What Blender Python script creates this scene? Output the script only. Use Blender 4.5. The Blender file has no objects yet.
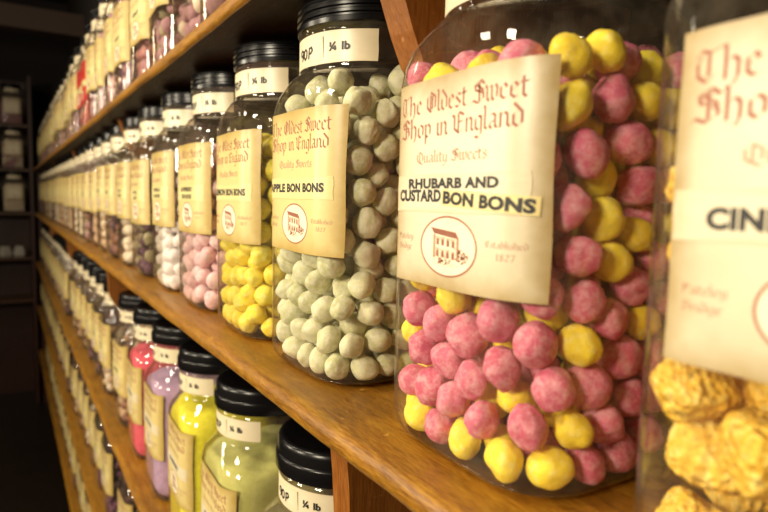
import bpy, bmesh, math, random
import numpy as np
from mathutils import Matrix, Vector, noise
PI = math.pi
H = 1.40                      # height of the eye above the floor
COL = bpy.context.scene.collection
rnd = random.Random(7)

# ------------------------------------------------------------------ linking
def tag(o, label=None, cat=None, group=None, kind=None):
    if label: o['label'] = label
    if cat: o['category'] = cat
    if group: o['group'] = group
    if kind: o['kind'] = kind
    return o
def link(name, me, parent=None, loc=(0,0,0), rot=(0,0,0)):
    o = bpy.data.objects.new(name, me); COL.objects.link(o)
    if parent: o.parent = parent
    o.location = loc; o.rotation_euler = rot
    return o
def empty(name, loc=(0,0,0), rz=0):
    o = bpy.data.objects.new(name, None); COL.objects.link(o)
    o.empty_display_size = .02; o.location = loc; o.rotation_euler = (0,0,rz)
    return o

# ------------------------------------------------------------------ meshes
class MB:
    def __init__(s): s.v=[]; s.f=[]; s.m=[]; s.uv={}
    def add(s, vs, fs, mi=0):
        b=len(s.v); s.v+= [tuple(p) for p in vs]
        for f in fs: s.f.append([b+i for i in f]); s.m.append(mi)
        return b
    def box(s, x0,x1,y0,y1,z0,z1, mi=0):
        s.add([(x0,y0,z0),(x1,y0,z0),(x1,y1,z0),(x0,y1,z0),(x0,y0,z1),(x1,y0,z1),(x1,y1,z1),(x0,y1,z1)],
              [(0,3,2,1),(4,5,6,7),(0,1,5,4),(1,2,6,5),(2,3,7,6),(3,0,4,7)], mi)
    def mesh(s, name, mats, smooth=True):
        me=bpy.data.meshes.new(name); me.from_pydata(s.v,[],s.f)
        for m in mats: me.materials.append(m)
        me.polygons.foreach_set('material_index', s.m)
        me.polygons.foreach_set('use_smooth',[smooth]*len(s.f))
        me.update(); return me

def outline(hw, r, n=64):
    """a rounded square of half width hw, corner radius r; starts at the middle of the -Y side"""
    r=min(r,hw); a=hw-r; per=8*a+2*PI*r; out=[]
    for k in range(n):
        t=k/n*per; out.append(on_outline(hw,r,t))
    return out
def on_outline(hw, r, t):
    """point and outward normal at arc length t from the middle of the front (-Y) side, towards +X"""
    a=hw-r; q=2*a+PI*r/2; per=4*q
    t=t%per; side=int((t+a)//q); tt=t-side*q      # tt from -a to a+arc
    if tt>a+PI*r/2: side+=1; tt-=q
    if tt<=a: p=(tt,-hw); nn=(0,-1)
    else:
        g=(tt-a)/max(r,1e-9); p=(a+r*math.sin(g), -a-r*math.cos(g)); nn=(math.sin(g),-math.cos(g))
    c,s=[(1,0),(0,1),(-1,0),(0,-1)][side%4]
    return (p[0]*c-p[1]*s, p[0]*s+p[1]*c, nn[0]*c-nn[1]*s, nn[0]*s+nn[1]*c)
def loft(mb, rings, n=64, cap0=True, cap1=True, mi=0, sub=None):
    """rings: (z, half width, corner radius)"""
    base=None; prev=None
    for z,hw,r in rings:
        pts=[]
        for k in range(n):
            # same angular parameter on every ring: fraction of the perimeter
            a=hw-min(r,hw); per=8*a+2*PI*min(r,hw)
            x,y,_,_=on_outline(hw,min(r,hw),k/n*per); pts.append((x,y,z))
        b=mb.add(pts,[])
        if prev is not None:
            for k in range(n):
                k2=(k+1)%n; mb.f.append([prev+k,prev+k2,b+k2,b+k]); mb.m.append(mi)
        elif cap0: mb.f.append([b+k for k in reversed(range(n))]); mb.m.append(mi)
        prev=b
    if cap1: mb.f.append([prev+k for k in range(n)]); mb.m.append(mi)

# ------------------------------------------------------------------ materials
def mat(name):
    m=bpy.data.materials.new(name); m.use_nodes=True; nt=m.node_tree; nt.nodes.clear()
    out=nt.nodes.new('ShaderNodeOutputMaterial'); return m,nt,out
def N(nt,t,**k):
    n=nt.nodes.new(t)
    for a,b in k.items():
        if a in n.inputs: n.inputs[a].default_value=b
        else: setattr(n,a,b)
    return n
def L(nt,a,b): nt.links.new(a,b)
def ramp(nt, fac, stops):
    r=nt.nodes.new('ShaderNodeValToRGB'); L(nt,fac,r.inputs[0]); e=r.color_ramp.elements
    while len(e)<len(stops): e.new(.5)
    for el,(p,c) in zip(e,stops): el.position=p; el.color=(*c,1)
    return r.outputs[0]
def mixc(nt,f,a,b,blend='MIX'):
    m=nt.nodes.new('ShaderNodeMix'); m.data_type='RGBA'; m.blend_type=blend
    for i,v in ((0,f),(6,a),(7,b)):
        if hasattr(v,'links'): L(nt,v,m.inputs[i])
        else: m.inputs[i].default_value=v if i==0 else (*v,1)
    return m.outputs[2]
def coords(nt, scale=(1,1,1), kind='Object'):
    tc=nt.nodes.new('ShaderNodeTexCoord'); mp=nt.nodes.new('ShaderNodeMapping'); mp.inputs['Scale'].default_value=scale
    L(nt,tc.outputs[kind],mp.inputs[0]); return mp.outputs[0]
def tex(nt, vec, scale, detail=3, rough=.55):
    n=N(nt,'ShaderNodeTexNoise',Scale=scale,Detail=detail,Roughness=rough); L(nt,vec,n.inputs['Vector']); return n.outputs[0]
def bump(nt, h, strength, dist):
    b=N(nt,'ShaderNodeBump',Strength=strength,Distance=dist); L(nt,h,b.inputs['Height']); return b.outputs[0]
def plain(name,c,rough=.5,metal=0,spec=.5,coat=0):
    m,nt,out=mat(name); p=N(nt,'ShaderNodeBsdfPrincipled',Roughness=rough,Metallic=metal)
    p.inputs['Base Color'].default_value=(*c,1); p.inputs['Specular IOR Level'].default_value=spec; p.inputs['Coat Weight'].default_value=coat
    v=coords(nt); n=tex(nt,v,90,3); L(nt,mixc(nt,n,[x*.85 for x in c],[min(1,x*1.12) for x in c]),p.inputs['Base Color'])
    L(nt,p.outputs[0],out.inputs[0]); return m

def glass_mat(name, tint=(.98,.97,.94), edge=(.62,.52,.38), gloss=1.0, rough=.03, dust=.034):
    """thin clear glass: lets light straight through, mirrors by Fresnel, thickens to brown where it is seen edge on"""
    m,nt,out=mat(name)
    lw=N(nt,'ShaderNodeLayerWeight',Blend=.5)
    col=ramp(nt,lw.outputs['Facing'],[(0,tint),(.62,tint),(.93,edge),(1,edge)])
    tr=N(nt,'ShaderNodeBsdfTransparent'); L(nt,col,tr.inputs[0])
    gl=N(nt,'ShaderNodeBsdfGlossy',Roughness=rough); gl.inputs['Color'].default_value=(1,1,1,1)
    v=coords(nt); n=tex(nt,v,22,2); L(nt,bump(nt,n,.18,.004),gl.inputs['Normal'])
    pw=N(nt,'ShaderNodeMath',operation='POWER'); L(nt,lw.outputs['Facing'],pw.inputs[0]); pw.inputs[1].default_value=5
    mm=N(nt,'ShaderNodeMath',operation='MULTIPLY_ADD'); L(nt,pw.outputs[0],mm.inputs[0]); mm.inputs[1].default_value=.85*gloss; mm.inputs[2].default_value=.045*gloss
    mx=N(nt,'ShaderNodeMixShader'); L(nt,mm.outputs[0],mx.inputs[0]); L(nt,tr.outputs[0],mx.inputs[1]); L(nt,gl.outputs[0],mx.inputs[2])
    df=N(nt,'ShaderNodeBsdfDiffuse',Roughness=.5); df.inputs[0].default_value=(.80,.68,.50,1)  # diffuse film: sugar dust, with milky glare and reflected haze painted in
    d2=tex(nt,v,38,5,.7); du=ramp(nt,d2,[(.38,(dust*.35,)*3),(.72,(dust*2.2,)*3)])
    m2=N(nt,'ShaderNodeMixShader'); L(nt,du,m2.inputs[0]); L(nt,mx.outputs[0],m2.inputs[1]); L(nt,df.outputs[0],m2.inputs[2])
    L(nt,m2.outputs[0],out.inputs[0]); return m
M_glass=glass_mat('clear_jar_glass')
M_base=glass_mat('thick_base_glass',(.78,.64,.44),(.16,.09,.04),.5,.12,dust=.002)
M_lid=plain('black_plastic',(.006,.0055,.006),.25,spec=.28)
M_dust=plain('grey_scuffs',(.05,.045,.045),.5)

def wood(name, c1, c2, c3, rough=.38, axis=(1.2,14,14), coat=.15, spec=.5):
    m,nt,out=mat(name); p=N(nt,'ShaderNodeBsdfPrincipled',Roughness=rough)
    p.inputs['Specular IOR Level'].default_value=spec
    v=coords(nt,axis); g=tex(nt,v,7,6,.62); fine=tex(nt,v,46,4,.7); blot=tex(nt,coords(nt),9,4,.6)
    c=ramp(nt,g,[(.28,c1),(.5,c2),(.74,c3)])
    c=mixc(nt,.45,c,ramp(nt,fine,[(.38,c1),(.62,c3)]))
    c=mixc(nt,ramp(nt,blot,[(.52,(0,0,0)),(.75,(.55,.55,.55))]),c,[x*.45 for x in c1])
    sp=tex(nt,coords(nt),120,2,.5); c=mixc(nt,ramp(nt,sp,[(.70,(0,0,0)),(.76,(.5,.5,.5))]),c,[min(1,x*1.5+.08) for x in c3])
    L(nt,c,p.inputs['Base Color']); p.inputs['Coat Weight'].default_value=coat; p.inputs['Coat Roughness'].default_value=.3
    L(nt,ramp(nt,fine,[(.2,(.30,)*3),(.8,(.55,)*3)]),p.inputs['Roughness'])
    L(nt,bump(nt,fine,.25,.0015),p.inputs['Normal']); L(nt,p.outputs[0],out.inputs[0]); return m
M_shelf=wood('worn_varnished_pine',(.11,.034,.003),(.33,.125,.007),(.54,.28,.022),axis=(2.2,20,20))
M_under=wood('shade_painted_underside',(.018,.007,.003),(.028,.010,.004),(.042,.015,.006),.8,coat=0,spec=.05)  # near-black: the shade below the boards is put into this colour
M_post=wood('varnished_upright',(.16,.045,.006),(.29,.092,.012),(.37,.14,.02),axis=(14,14,1.2))
M_dark=wood('dark_stained_shelf',(.05,.018,.006),(.08,.03,.01),(.11,.045,.016),.6)
M_back=wood('dark_back_board',(.030,.009,.005),(.05,.014,.007),(.07,.02,.01),.6,axis=(14,14,1.2),coat=0)

def paper(name, c, edge, amount=.8):
    m,nt,out=mat(name); p=N(nt,'ShaderNodeBsdfPrincipled',Roughness=.36); p.inputs['Specular IOR Level'].default_value=.5
    uv=nt.nodes.new('ShaderNodeUVMap'); sx=nt.nodes.new('ShaderNodeSeparateXYZ'); L(nt,uv.outputs[0],sx.inputs[0])
    def edgef(s):
        a=N(nt,'ShaderNodeMath',operation='SUBTRACT'); L(nt,s,a.inputs[0]); a.inputs[1].default_value=.5
        b=N(nt,'ShaderNodeMath',operation='ABSOLUTE'); L(nt,a.outputs[0],b.inputs[0]); return b.outputs[0]
    mx=N(nt,'ShaderNodeMath',operation='MAXIMUM'); L(nt,edgef(sx.outputs[0]),mx.inputs[0]); L(nt,edgef(sx.outputs[1]),mx.inputs[1])
    n=tex(nt,uv.outputs[0],3.5,4,.6); a=N(nt,'ShaderNodeMath',operation='MULTIPLY_ADD'); L(nt,n,a.inputs[0]); a.inputs[1].default_value=.22; L(nt,mx.outputs[0],a.inputs[2])
    f=ramp(nt,a.outputs[0],[(.36,(0,0,0)),(.50,(amount*.28,)*3),(.62,(amount,)*3)])
    n2=tex(nt,uv.outputs[0],9,5,.6); cc=mixc(nt,n2,[x*.9 for x in c],[min(1,x*1.07) for x in c])
    L(nt,mixc(nt,f,cc,edge),p.inputs['Base Color']); L(nt,p.outputs[0],out.inputs[0]); return m
M_cream=paper('aged_cream_paper',(.77,.68,.48),(.40,.27,.10),.9)
M_yellow=paper('aged_yellow_paper',(.76,.615,.265),(.46,.30,.07),.9)
M_redp=paper('red_paper',(.60,.012,.012),(.45,.01,.01))
M_strip=paper('cream_strip_paper',(.80,.70,.49),(.60,.46,.26),.6)
M_stripy=paper('yellow_strip_paper',(.82,.70,.32),(.68,.50,.20),.5)
M_tagp=paper('price_tag_paper',(.82,.71,.49),(.70,.56,.33),.5)
M_ink=plain('red_brown_ink',(.36,.12,.07),.6)
M_soft=plain('faded_brown_ink',(.50,.26,.16),.6)
M_black=plain('black_ink',(.015,.012,.01),.5)
M_white=plain('oval_paper',(.88,.78,.56),.5)

def sweet(name, a, b, dust, d0=.45, d1=.72, rough=.62, unit=False):
    m,nt,out=mat(name); p=N(nt,'ShaderNodeBsdfPrincipled',Roughness=rough); p.inputs['Specular IOR Level'].default_value=.35
    oi=nt.nodes.new('ShaderNodeObjectInfo'); c=mixc(nt,oi.outputs['Random'],a,b)
    tc=nt.nodes.new('ShaderNodeTexCoord'); off=nt.nodes.new('ShaderNodeVectorMath'); off.operation='ADD'
    L(nt,tc.outputs['Object'],off.inputs[0]); L(nt,oi.outputs['Location'],off.inputs[1])
    k=.02 if unit else 1
    sc3=nt.nodes.new('ShaderNodeVectorMath'); sc3.operation='SCALE'; L(nt,oi.outputs['Location'],sc3.inputs[0]); sc3.inputs['Scale'].default_value=97 if unit else 1; L(nt,sc3.outputs[0],off.inputs[1])
    n=tex(nt,off.outputs[0],110*k,4,.65); n3=tex(nt,off.outputs[0],420*k,4,.65)
    av=N(nt,'ShaderNodeMath',operation='MULTIPLY_ADD'); L(nt,n3,av.inputs[0]); av.inputs[1].default_value=.45; L(nt,n,av.inputs[2])
    f=ramp(nt,av.outputs[0],[(d0+.22,(0,0,0)),(d1+.22,(.85,)*3)])
    L(nt,mixc(nt,f,c,dust),p.inputs['Base Color']); L(nt,bump(nt,av.outputs[0],.5,.0008 if not unit else .0015),p.inputs['Normal'])
    p.inputs['Subsurface Weight'].default_value=.12; p.inputs['Subsurface Radius'].default_value=(.004,.002,.001); p.inputs['Subsurface Scale'].default_value=1
    L(nt,p.outputs[0],out.inputs[0]); return m
S_pink=sweet('pink_sugar_shell',(.60,.085,.17),(.74,.17,.29),(.86,.50,.54),.40,.74,unit=True)
S_cust=sweet('custard_sugar_shell',(.93,.66,.03),(.97,.78,.06),(.96,.84,.34),.50,.85,unit=True)
S_appl=sweet('apple_sugar_shell',(.56,.56,.27),(.72,.70,.43),(.84,.81,.66),.38,.66,unit=True)
S_lemn=sweet('lemon_sugar_shell',(.92,.72,.04),(.95,.80,.10),(.96,.90,.42),.48,.85,unit=True)
S_rasp=sweet('pale_pink_sugar_shell',(.80,.44,.50),(.88,.56,.60),(.93,.77,.77),.38,.70,unit=True)
S_whit=sweet('white_sugar_shell',(.86,.77,.75),(.92,.85,.83),(.96,.92,.90),.38,.70,unit=True)
S_choc=sweet('dark_purple_shell',(.035,.012,.02),(.10,.03,.06),(.42,.30,.32),.62,.95,.4)
S_toff=None

# ------------------------------------------------------------------ lettering
NIB={
'i':([[(.0,.86),(.12,.95),(.12,.15),(.27,.02)],[(.08,1.28),(.16,1.34)]],.34),
'n':([[(.0,.86),(.12,.95),(.12,.0)],[(.14,.72),(.36,.97),(.52,.80),(.52,.15),(.66,.03)]],.74),
'w':([[(.0,1.05),(.12,.85),(.12,.18),(.28,.0),(.46,.18)],[(.40,1.0),(.48,.85),(.48,.18),(.64,.0),(.84,.2),(.86,.8),(.74,1.02)]],1.0),
'h':([[(.04,1.5),(.12,1.4),(.12,.0)],[(.14,.72),(.36,.97),(.54,.78),(.54,.1),(.40,-.25)]],.74),
'e':([[(.50,.12),(.32,.0),(.10,.2),(.10,.78),(.32,.97),(.48,.72),(.14,.45)]],.60),
'o':([[(.32,.97),(.10,.78),(.10,.2),(.32,.0),(.54,.2),(.54,.78),(.32,.97)]],.70),
'l':([[(.04,1.55),(.12,1.42),(.12,.15),(.27,.02)]],.36),
'd':([[(.12,1.45),(.54,.90),(.54,.2),(.32,.0),(.10,.2),(.10,.78),(.32,.97)]],.70),
's':([[(.50,.84),(.32,.98),(.10,.74),(.50,.30),(.30,.0),(.06,.14)]],.60),
't':([[(.16,1.28),(.16,.18),(.32,.0),(.44,.12)],[(.0,.93),(.42,.96)]],.50),
'p':([[(.0,.86),(.12,.95),(.12,-.5)],[(.14,.72),(.34,.97),(.54,.76),(.54,.22),(.32,.0),(.14,.12)]],.70),
'g':([[(.54,.84),(.32,.97),(.10,.78),(.10,.2),(.32,.02),(.52,.2)],[(.54,.95),(.54,-.22),(.32,-.5),(.06,-.36)]],.70),
'a':([[(.10,.82),(.32,.98),(.50,.82),(.50,.15),(.64,.02)],[(.48,.52),(.18,.42),(.10,.2),(.26,.0),(.48,.18)]],.72),
'u':([[(.0,.86),(.12,.95),(.12,.18),(.30,.0),(.50,.2)],[(.42,.9),(.50,.95),(.50,.15),(.64,.02)]],.72),
'r':([[(.0,.86),(.12,.95),(.12,.0)],[(.14,.72),(.34,.97),(.46,.84)]],.52),
'y':([[(.0,.86),(.12,.95),(.12,.18),(.30,.0),(.50,.2)],[(.50,.95),(.50,-.05),(.24,-.48),(.04,-.40)]],.68),
'b':([[(.04,1.55),(.12,1.42),(.12,.18),(.32,.0),(.54,.22),(.54,.76),(.32,.97),(.14,.74)]],.70),
'T':([[(.0,1.08),(.22,1.42),(.56,1.26),(.92,1.45)],[(.30,1.22),(.08,.85),(.10,.30),(.42,.0),(.82,.28)],[(.52,1.22),(.52,.24)]],.98),
'O':([[(.46,1.46),(.10,1.10),(.10,.35),(.46,.0),(.86,.32),(.86,1.12),(.40,1.46)],[(.40,1.3),(.40,.18)],[(.58,1.2),(.58,.25)]],1.04),
'S':([[(.92,1.20),(.62,1.50),(.16,1.24),(.22,.88),(.84,.62),(.86,.28),(.46,.0),(.02,.22),(-.18,-.02)],[(.30,1.24),(.86,.76)],[(.52,1.38),(.52,.12)]],1.02),
'E':([[(.88,1.20),(.50,1.46),(.10,1.10),(.10,.32),(.48,.0),(.92,.28)],[(.44,1.36),(.44,.12)],[(.44,.74),(.82,.82)],[(.10,1.10),(-.08,1.3)]],1.0),
'Q':([[(.46,1.46),(.10,1.10),(.10,.35),(.46,.0),(.86,.32),(.86,1.12),(.40,1.46)],[(.44,1.3),(.44,.18)],[(.5,.1),(.72,-.2),(1.0,-.1)]],1.04),
'P':([[(.22,1.4),(.22,.0),(.06,-.1)],[(.0,1.15),(.42,1.46),(.84,1.16),(.72,.76),(.24,.62)],[(.44,1.3),(.44,.7)]],.92),
'B':([[(.22,1.4),(.22,.0)],[(.0,1.15),(.42,1.46),(.80,1.18),(.66,.84),(.26,.76)],[(.66,.80),(.86,.36),(.52,.0),(.0,.12)]],.96),
'1':([[(.06,1.1),(.22,1.35),(.22,.0)]],.46),
'8':([[(.34,1.38),(.10,1.1),(.54,.45),(.34,.0),(.08,.3),(.54,1.08),(.34,1.38)]],.68),
'2':([[(.08,1.1),(.32,1.38),(.54,1.05),(.08,.05),(.58,.08)]],.68),
'7':([[(.06,1.3),(.56,1.32),(.20,.0)]],.62),
' ':([],.45)}
def nib_polys(text, width, height, nib=(.066,.062)):
    """broad-pen lettering as quads, fitted so that the line is `width` wide; `height` is the small-letter height"""
    x=0; out=[]
    for ch in text:
        st,w=NIB[ch]
        for s in st:
            for a,b in zip(s[:-1],s[1:]):
                out.append([(x+a[0]-nib[0],a[1]-nib[1]),(x+b[0]-nib[0],b[1]-nib[1]),(x+b[0]+nib[0],b[1]+nib[1]),(x+a[0]+nib[0],a[1]+nib[1])])
        x+=w
    k=width/x
    return [[(p[0]*k,p[1]*height) for p in q] for q in out]
def pen_polys(strokes, w):
    out=[]
    for s in strokes:
        for a,b in zip(s[:-1],s[1:]):
            d=Vector((b[0]-a[0],b[1]-a[1])); 
            if d.length<1e-6: continue
            d.normalize(); n=Vector((-d.y,d.x))*w; e=d*w*.6
            out.append([(a[0]-e.x+n.x,a[1]-e.y+n.y),(a[0]-e.x-n.x,a[1]-e.y-n.y),(b[0]+e.x-n.x,b[1]+e.y-n.y),(b[0]+e.x+n.x,b[1]+e.y+n.y)])
    return out
_fc={}
def font_polys(text, u0,u1,v0,v1, bold=.052):
    """plain bold capitals fitted in a box"""
    if text not in _fc:
        cu=bpy.data.curves.new('lettering','FONT'); cu.body=text; cu.offset=bold; cu.resolution_u=3; cu.space_character=1.05
        o=bpy.data.objects.new('lettering',cu); COL.objects.link(o)
        dg=bpy.context.evaluated_depsgraph_get(); me=o.evaluated_get(dg).to_mesh()
        vs=[(v.co.x,v.co.y) for v in me.vertices]; fs=[list(p.vertices) for p in me.polygons]
        o.evaluated_get(dg).to_mesh_clear(); bpy.data.objects.remove(o); bpy.data.curves.remove(cu)
        _fc[text]=(vs,fs)
    vs,fs=_fc[text]
    xs=[v[0] for v in vs]; ys=[v[1] for v in vs]; x0,x1,y0,y1=min(xs),max(xs),min(ys),max(ys)
    f=lambda p:(u0+(p[0]-x0)/(x1-x0)*(u1-u0), v0+(p[1]-y0)/(y1-y0)*(v1-v0))
    return [[f(vs[i]) for i in q] for q in fs]
def ring_polys(cx,cy,a,b,w,n=48):
    out=[]
    for k in range(n):
        t0,t1=2*PI*k/n,2*PI*(k+1)/n
        P=lambda t,s:(cx+(a+s)*math.cos(t),cy+(b+s)*math.sin(t))
        out.append([P(t0,-w),P(t0,w),P(t1,w),P(t1,-w)])
    return out
def shift(ps,du,dv,rot=0):
    c,s=math.cos(rot),math.sin(rot)
    return [[(p[0]*c-p[1]*s+du,p[0]*s+p[1]*c+dv) for p in q] for q in ps]

# ------------------------------------------------------------------ the jar and its printed labels
HW, RC = .063, .033
def on_body(u, v, off, hw=HW, r=RC):
    x,y,nx,ny=on_outline(hw,r,u); return (x+nx*off, y+ny*off, v)
def sheet(mb, u0,u1,v0,v1, off, nu, nv, mi, surf, uvs, rot=0, curl=None, th=.00018, wob=0):
    """a thin sheet of paper lying on a curved surface"""
    cu,cv=(u0+u1)/2,(v0+v1)/2; c,s=math.cos(rot),math.sin(rot)
    idx=[]
    for side in (1,0):
        row=[]
        for j in range(nv+1):
            for i in range(nu+1):
                a,b=i/nu,j/nv; u=u0+(u1-u0)*a-cu; v=v0+(v1-v0)*b-cv
                if wob: 
                    if j in (0,nv): v+=wob*math.sin(a*9+j)*.6
                    if i in (0,nu): u+=wob*math.sin(b*8+i)
                uu,vv=cu+u*c-v*s, cv+u*s+v*c
                o=off+(th if side else 0)+(curl(a,b) if curl else 0)
                mb.v.append(surf(uu,vv,o)); uvs[len(mb.v)-1]=(a,b); row.append(len(mb.v)-1)
        idx.append(row)
    F,B=idx; W=nu+1
    for j in range(nv):
        for i in range(nu):
            q=[j*W+i,j*W+i+1,(j+1)*W+i+1,(j+1)*W+i]
            mb.f.append([F[k] for k in q]); mb.m.append(mi); mb.f.append([B[k] for k in reversed(q)]); mb.m.append(mi)
    rim=[j for j in range(W)]+[k*W+nu for k in range(1,nv+1)]+[nv*W+i for i in range(nu-1,-1,-1)]+[k*W for k in range(nv-1,0,-1)]
    for a,b in zip(rim,rim[1:]+rim[:1]): mb.f.append([B[a],B[b],F[b],F[a]]); mb.m.append(mi)
def prints(mb, polys, off, mi, surf, uvs):
    for q in polys:
        b=len(mb.v)
        for u,v in q: mb.v.append(surf(u,v,off)); uvs[len(mb.v)-1]=(.5,.5)
        # keep every face turned outwards
        A=sum(q[i][0]*q[(i+1)%len(q)][1]-q[(i+1)%len(q)][0]*q[i][1] for i in range(len(q)))
        ids=list(range(b,b+len(q))); mb.f.append(ids if A>0 else ids[::-1]); mb.m.append(mi)
def finish(mb,name,mats,uvs):
    me=mb.mesh(name,mats); me.set_sharp_from_angle(angle=math.radians(35)); lay=me.uv_layers.new(name='UVMap')
    for l in me.loops: lay.data[l.index].uv=uvs.get(l.vertex_index,(.5,.5))
    return me
EU=.003   # where the oval stands on the jar's front, from its middle
def emblem(cu,cv,A=.0205,B=.0136):
    out=[(ring_polys(cu,cv,A,B,.00045),1)]
    P=lambda *pts:[[(cu+x*A,cv+y*B) for x,y in pts]]
    soft=[];dark=[]
    dark+=P((-.62,.62),(-.50,.42),(.42,.28),(.30,.50))            # roof
    for k in range(9): x=-.56+k*.1; soft+=P((x,.60-k*.014),(x+.03,.60-k*.014),(x+.13,.40-k*.018),(x+.10,.40-k*.018))
    soft+=P((-.52,.40),(-.52,-.42),(-.44,-.42),(-.44,.39)); soft+=P((.34,.30),(.34,-.45),(.42,-.45),(.42,.28))
    for r in range(2):
        for k in range(4):
            x=-.40+k*.19; y=.26-r*.40-k*.02
            dark+=P((x,y),(x,y-.22),(x+.10,y-.22),(x+.10,y))
            soft+=P((x-.03,y+.05),(x-.03,y+.02),(x+.13,y+.02),(x+.13,y+.05))
    g=random.Random(4)
    for k in range(46):
        x=g.uniform(-.5,.4); y=g.uniform(-.40,.34); l=g.uniform(.04,.12)
        soft+=P((x,y),(x+.012,y),(x+.012,y-l),(x,y-l))
    for k in range(60):
        a=g.uniform(0,2*PI); rr=g.uniform(0,.24); x=.52+rr*math.cos(a)*.9; y=-.28+rr*math.sin(a); s=g.uniform(.015,.045)
        dark+=P((x-s,y),(x,y-s),(x+s,y),(x,y+s))
    for k in range(34):
        a=g.uniform(0,2*PI); rr=g.uniform(0,.16); x=-.20+rr*math.cos(a)*2.2; y=-.50+rr*math.sin(a)*.6; s=g.uniform(.015,.045)
        dark+=P((x-s,y),(x,y-s),(x+s,y),(x,y+s))
    for k in range(8): x=-.5+k*.12; soft+=P((x,-.58-.05*(k%2)),(x+.1,-.60),(x+.1,-.62),(x,-.60-.05*(k%2)))
    out+= [(soft,2),(dark,1)]
    return out
_lab={}
def label_mesh(papr, rot=0.0, key=0):
    k=(papr.name,round(rot,3))
    if k in _lab: return _lab[k]
    mb=MB(); uv={}; u0,u1,v0,v1=EU-.047,EU+.0550,.085,.182; cu,cv=(u0+u1)/2,(v0+v1)/2
    sheet(mb,u0,u1,v0,v1,.0002,44,10,0,on_body,uv,rot=rot,wob=.0004)
    def R(ps): 
        c,s=math.cos(rot),math.sin(rot)
        return [[(cu+(p[0]-cu)*c-(p[1]-cv)*s, cv+(p[0]-cu)*s+(p[1]-cv)*c) for p in q] for q in ps]
    pr=lambda ps,mi,off=.00048: prints(mb,R(ps),off,mi,on_body,uv)
    pr(shift(nib_polys('The Oldest Sweet',.086,.0063),EU-.0415,.1665),1)
    pr(shift(nib_polys('Shop in England',.084,.0063),EU-.0410,.1552),1)
    pr(shift(nib_polys('Quality Sweets',.052,.0036),EU-.0265,.1432),2)
    pr(shift(nib_polys('Established',.0205,.0020),EU+.0262,.1062),2)
    pr(shift(nib_polys('1827',.0092,.0020),EU+.0322,.1012),2)
    pr(shift(nib_polys('Pateley',.0140,.0020),EU-.0415,.1062),2)
    pr(shift(nib_polys('Bridge',.0125,.0020),EU-.0410,.1012),2)
    # oval: its own lighter ground and the drawing of the shop
    n=40; A,B=.0205,.0136
    pr([[(EU,.1045),(EU+A*math.cos(2*PI*i/n),.1045+B*math.sin(2*PI*i/n)),(EU+A*math.cos(2*PI*(i+1)/n),.1045+B*math.sin(2*PI*(i+1)/n))] for i in range(n)],3,.00043)
    for ps,mi in emblem(EU,.1045): pr(ps,mi,.00052)
    _lab[k]=finish(mb,'paper_label',[papr,M_ink,M_soft,M_white],uv); return _lab[k]
_str={}
def strip_mesh(lines, pap, right=.0465, left=-.0462, rot=0):
    k=(tuple(map(str,lines)),pap.name)
    if k in _str: return _str[k]
    mb=MB(); uv={}
    two=len(lines)>1
    v0,v1=(.1198,.1375) if two else (.1215,.1365)
    curl=None
    sheet(mb,EU+left,EU+right,v0,v1,.00045,40,5,0,on_body,uv,curl=curl,wob=.0004,rot=rot)
    # a curled corner of the film
    for t,u0,u1,a,b in lines:
        prints(mb,font_polys(t,EU+u0,EU+u1,a,b),.00070,1,on_body,uv)
    _str[k]=finish(mb,'name_strip',[pap,M_black],uv); return _str[k]
def one(t,u0=-.030,u1=.034): return [(t,u0,u1,.1262,.1318)]
def twol(a,b,wa=.044,wb=.036): return [(a,-wa*.55,wa*.5,.1302,.1352),(b,-wb*.55,wb*.5,.1222,.1272)]

def jar_glass(tall):
    mb=MB()
    if tall: rings=[(.0,.050,.026),(.0008,.0525,.028),(.0035,.0590,.031),(.0085,.0620,.033),(.016,HW,RC),(.10,HW,RC),(.184,HW,RC),
        (.192,.0624,.035),(.199,.0612,.039),(.2055,.0590,.045),(.2105,.0572,.053),(0.2110,.0552,.0545),(0.2135,.0535,.0535),(0.2145,.0541,.0541),(0.2157,.0534,.0534),(0.2180,.0529,.0529),
        (0.2360,.0529,.0529),(0.2370,.0540,.0540),(0.2383,.0540,.0540),(0.2391,.0530,.0530),(0.2405,.0540,.0540),(0.2415,.0531,.0531),(0.2465,.0520,.0520)]
    else: rings=[(.0,.050,.026),(.0008,.0525,.028),(.0035,.0590,.031),(.0085,.0620,.033),(.016,HW,RC),(.09,HW,RC),(0.1620,HW,RC),
        (0.1700,.0625,.035),(0.1780,.0612,.040),(0.1850,.0590,.048),(0.1910,.0568,.054),(0.1960,.0545,.0545),(0.1990,.0532,.0532),(0.2003,.0540,.0540),(0.2016,.0533,.0533),(0.2040,.0527,.0527),
        (0.2235,.0527,.0527),(0.2248,.0540,.0540),(0.2265,.0540,.0540),(0.2275,.0529,.0529),(0.2310,.0520,.0520)]
    loft(mb,rings,72,cap0=True,cap1=False)
    return mb.mesh('glass_body',[M_glass])
def jar_base():
    """the thick foot of the jar"""
    mb=MB(); loft(mb,[(.0006,.0505,.027),(.0012,.0530,.028),(.0022,.0560,.029),(.0030,.0565,.030),(.0034,.0550,.029)],72); return mb.mesh('thick_base',[M_base])
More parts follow.
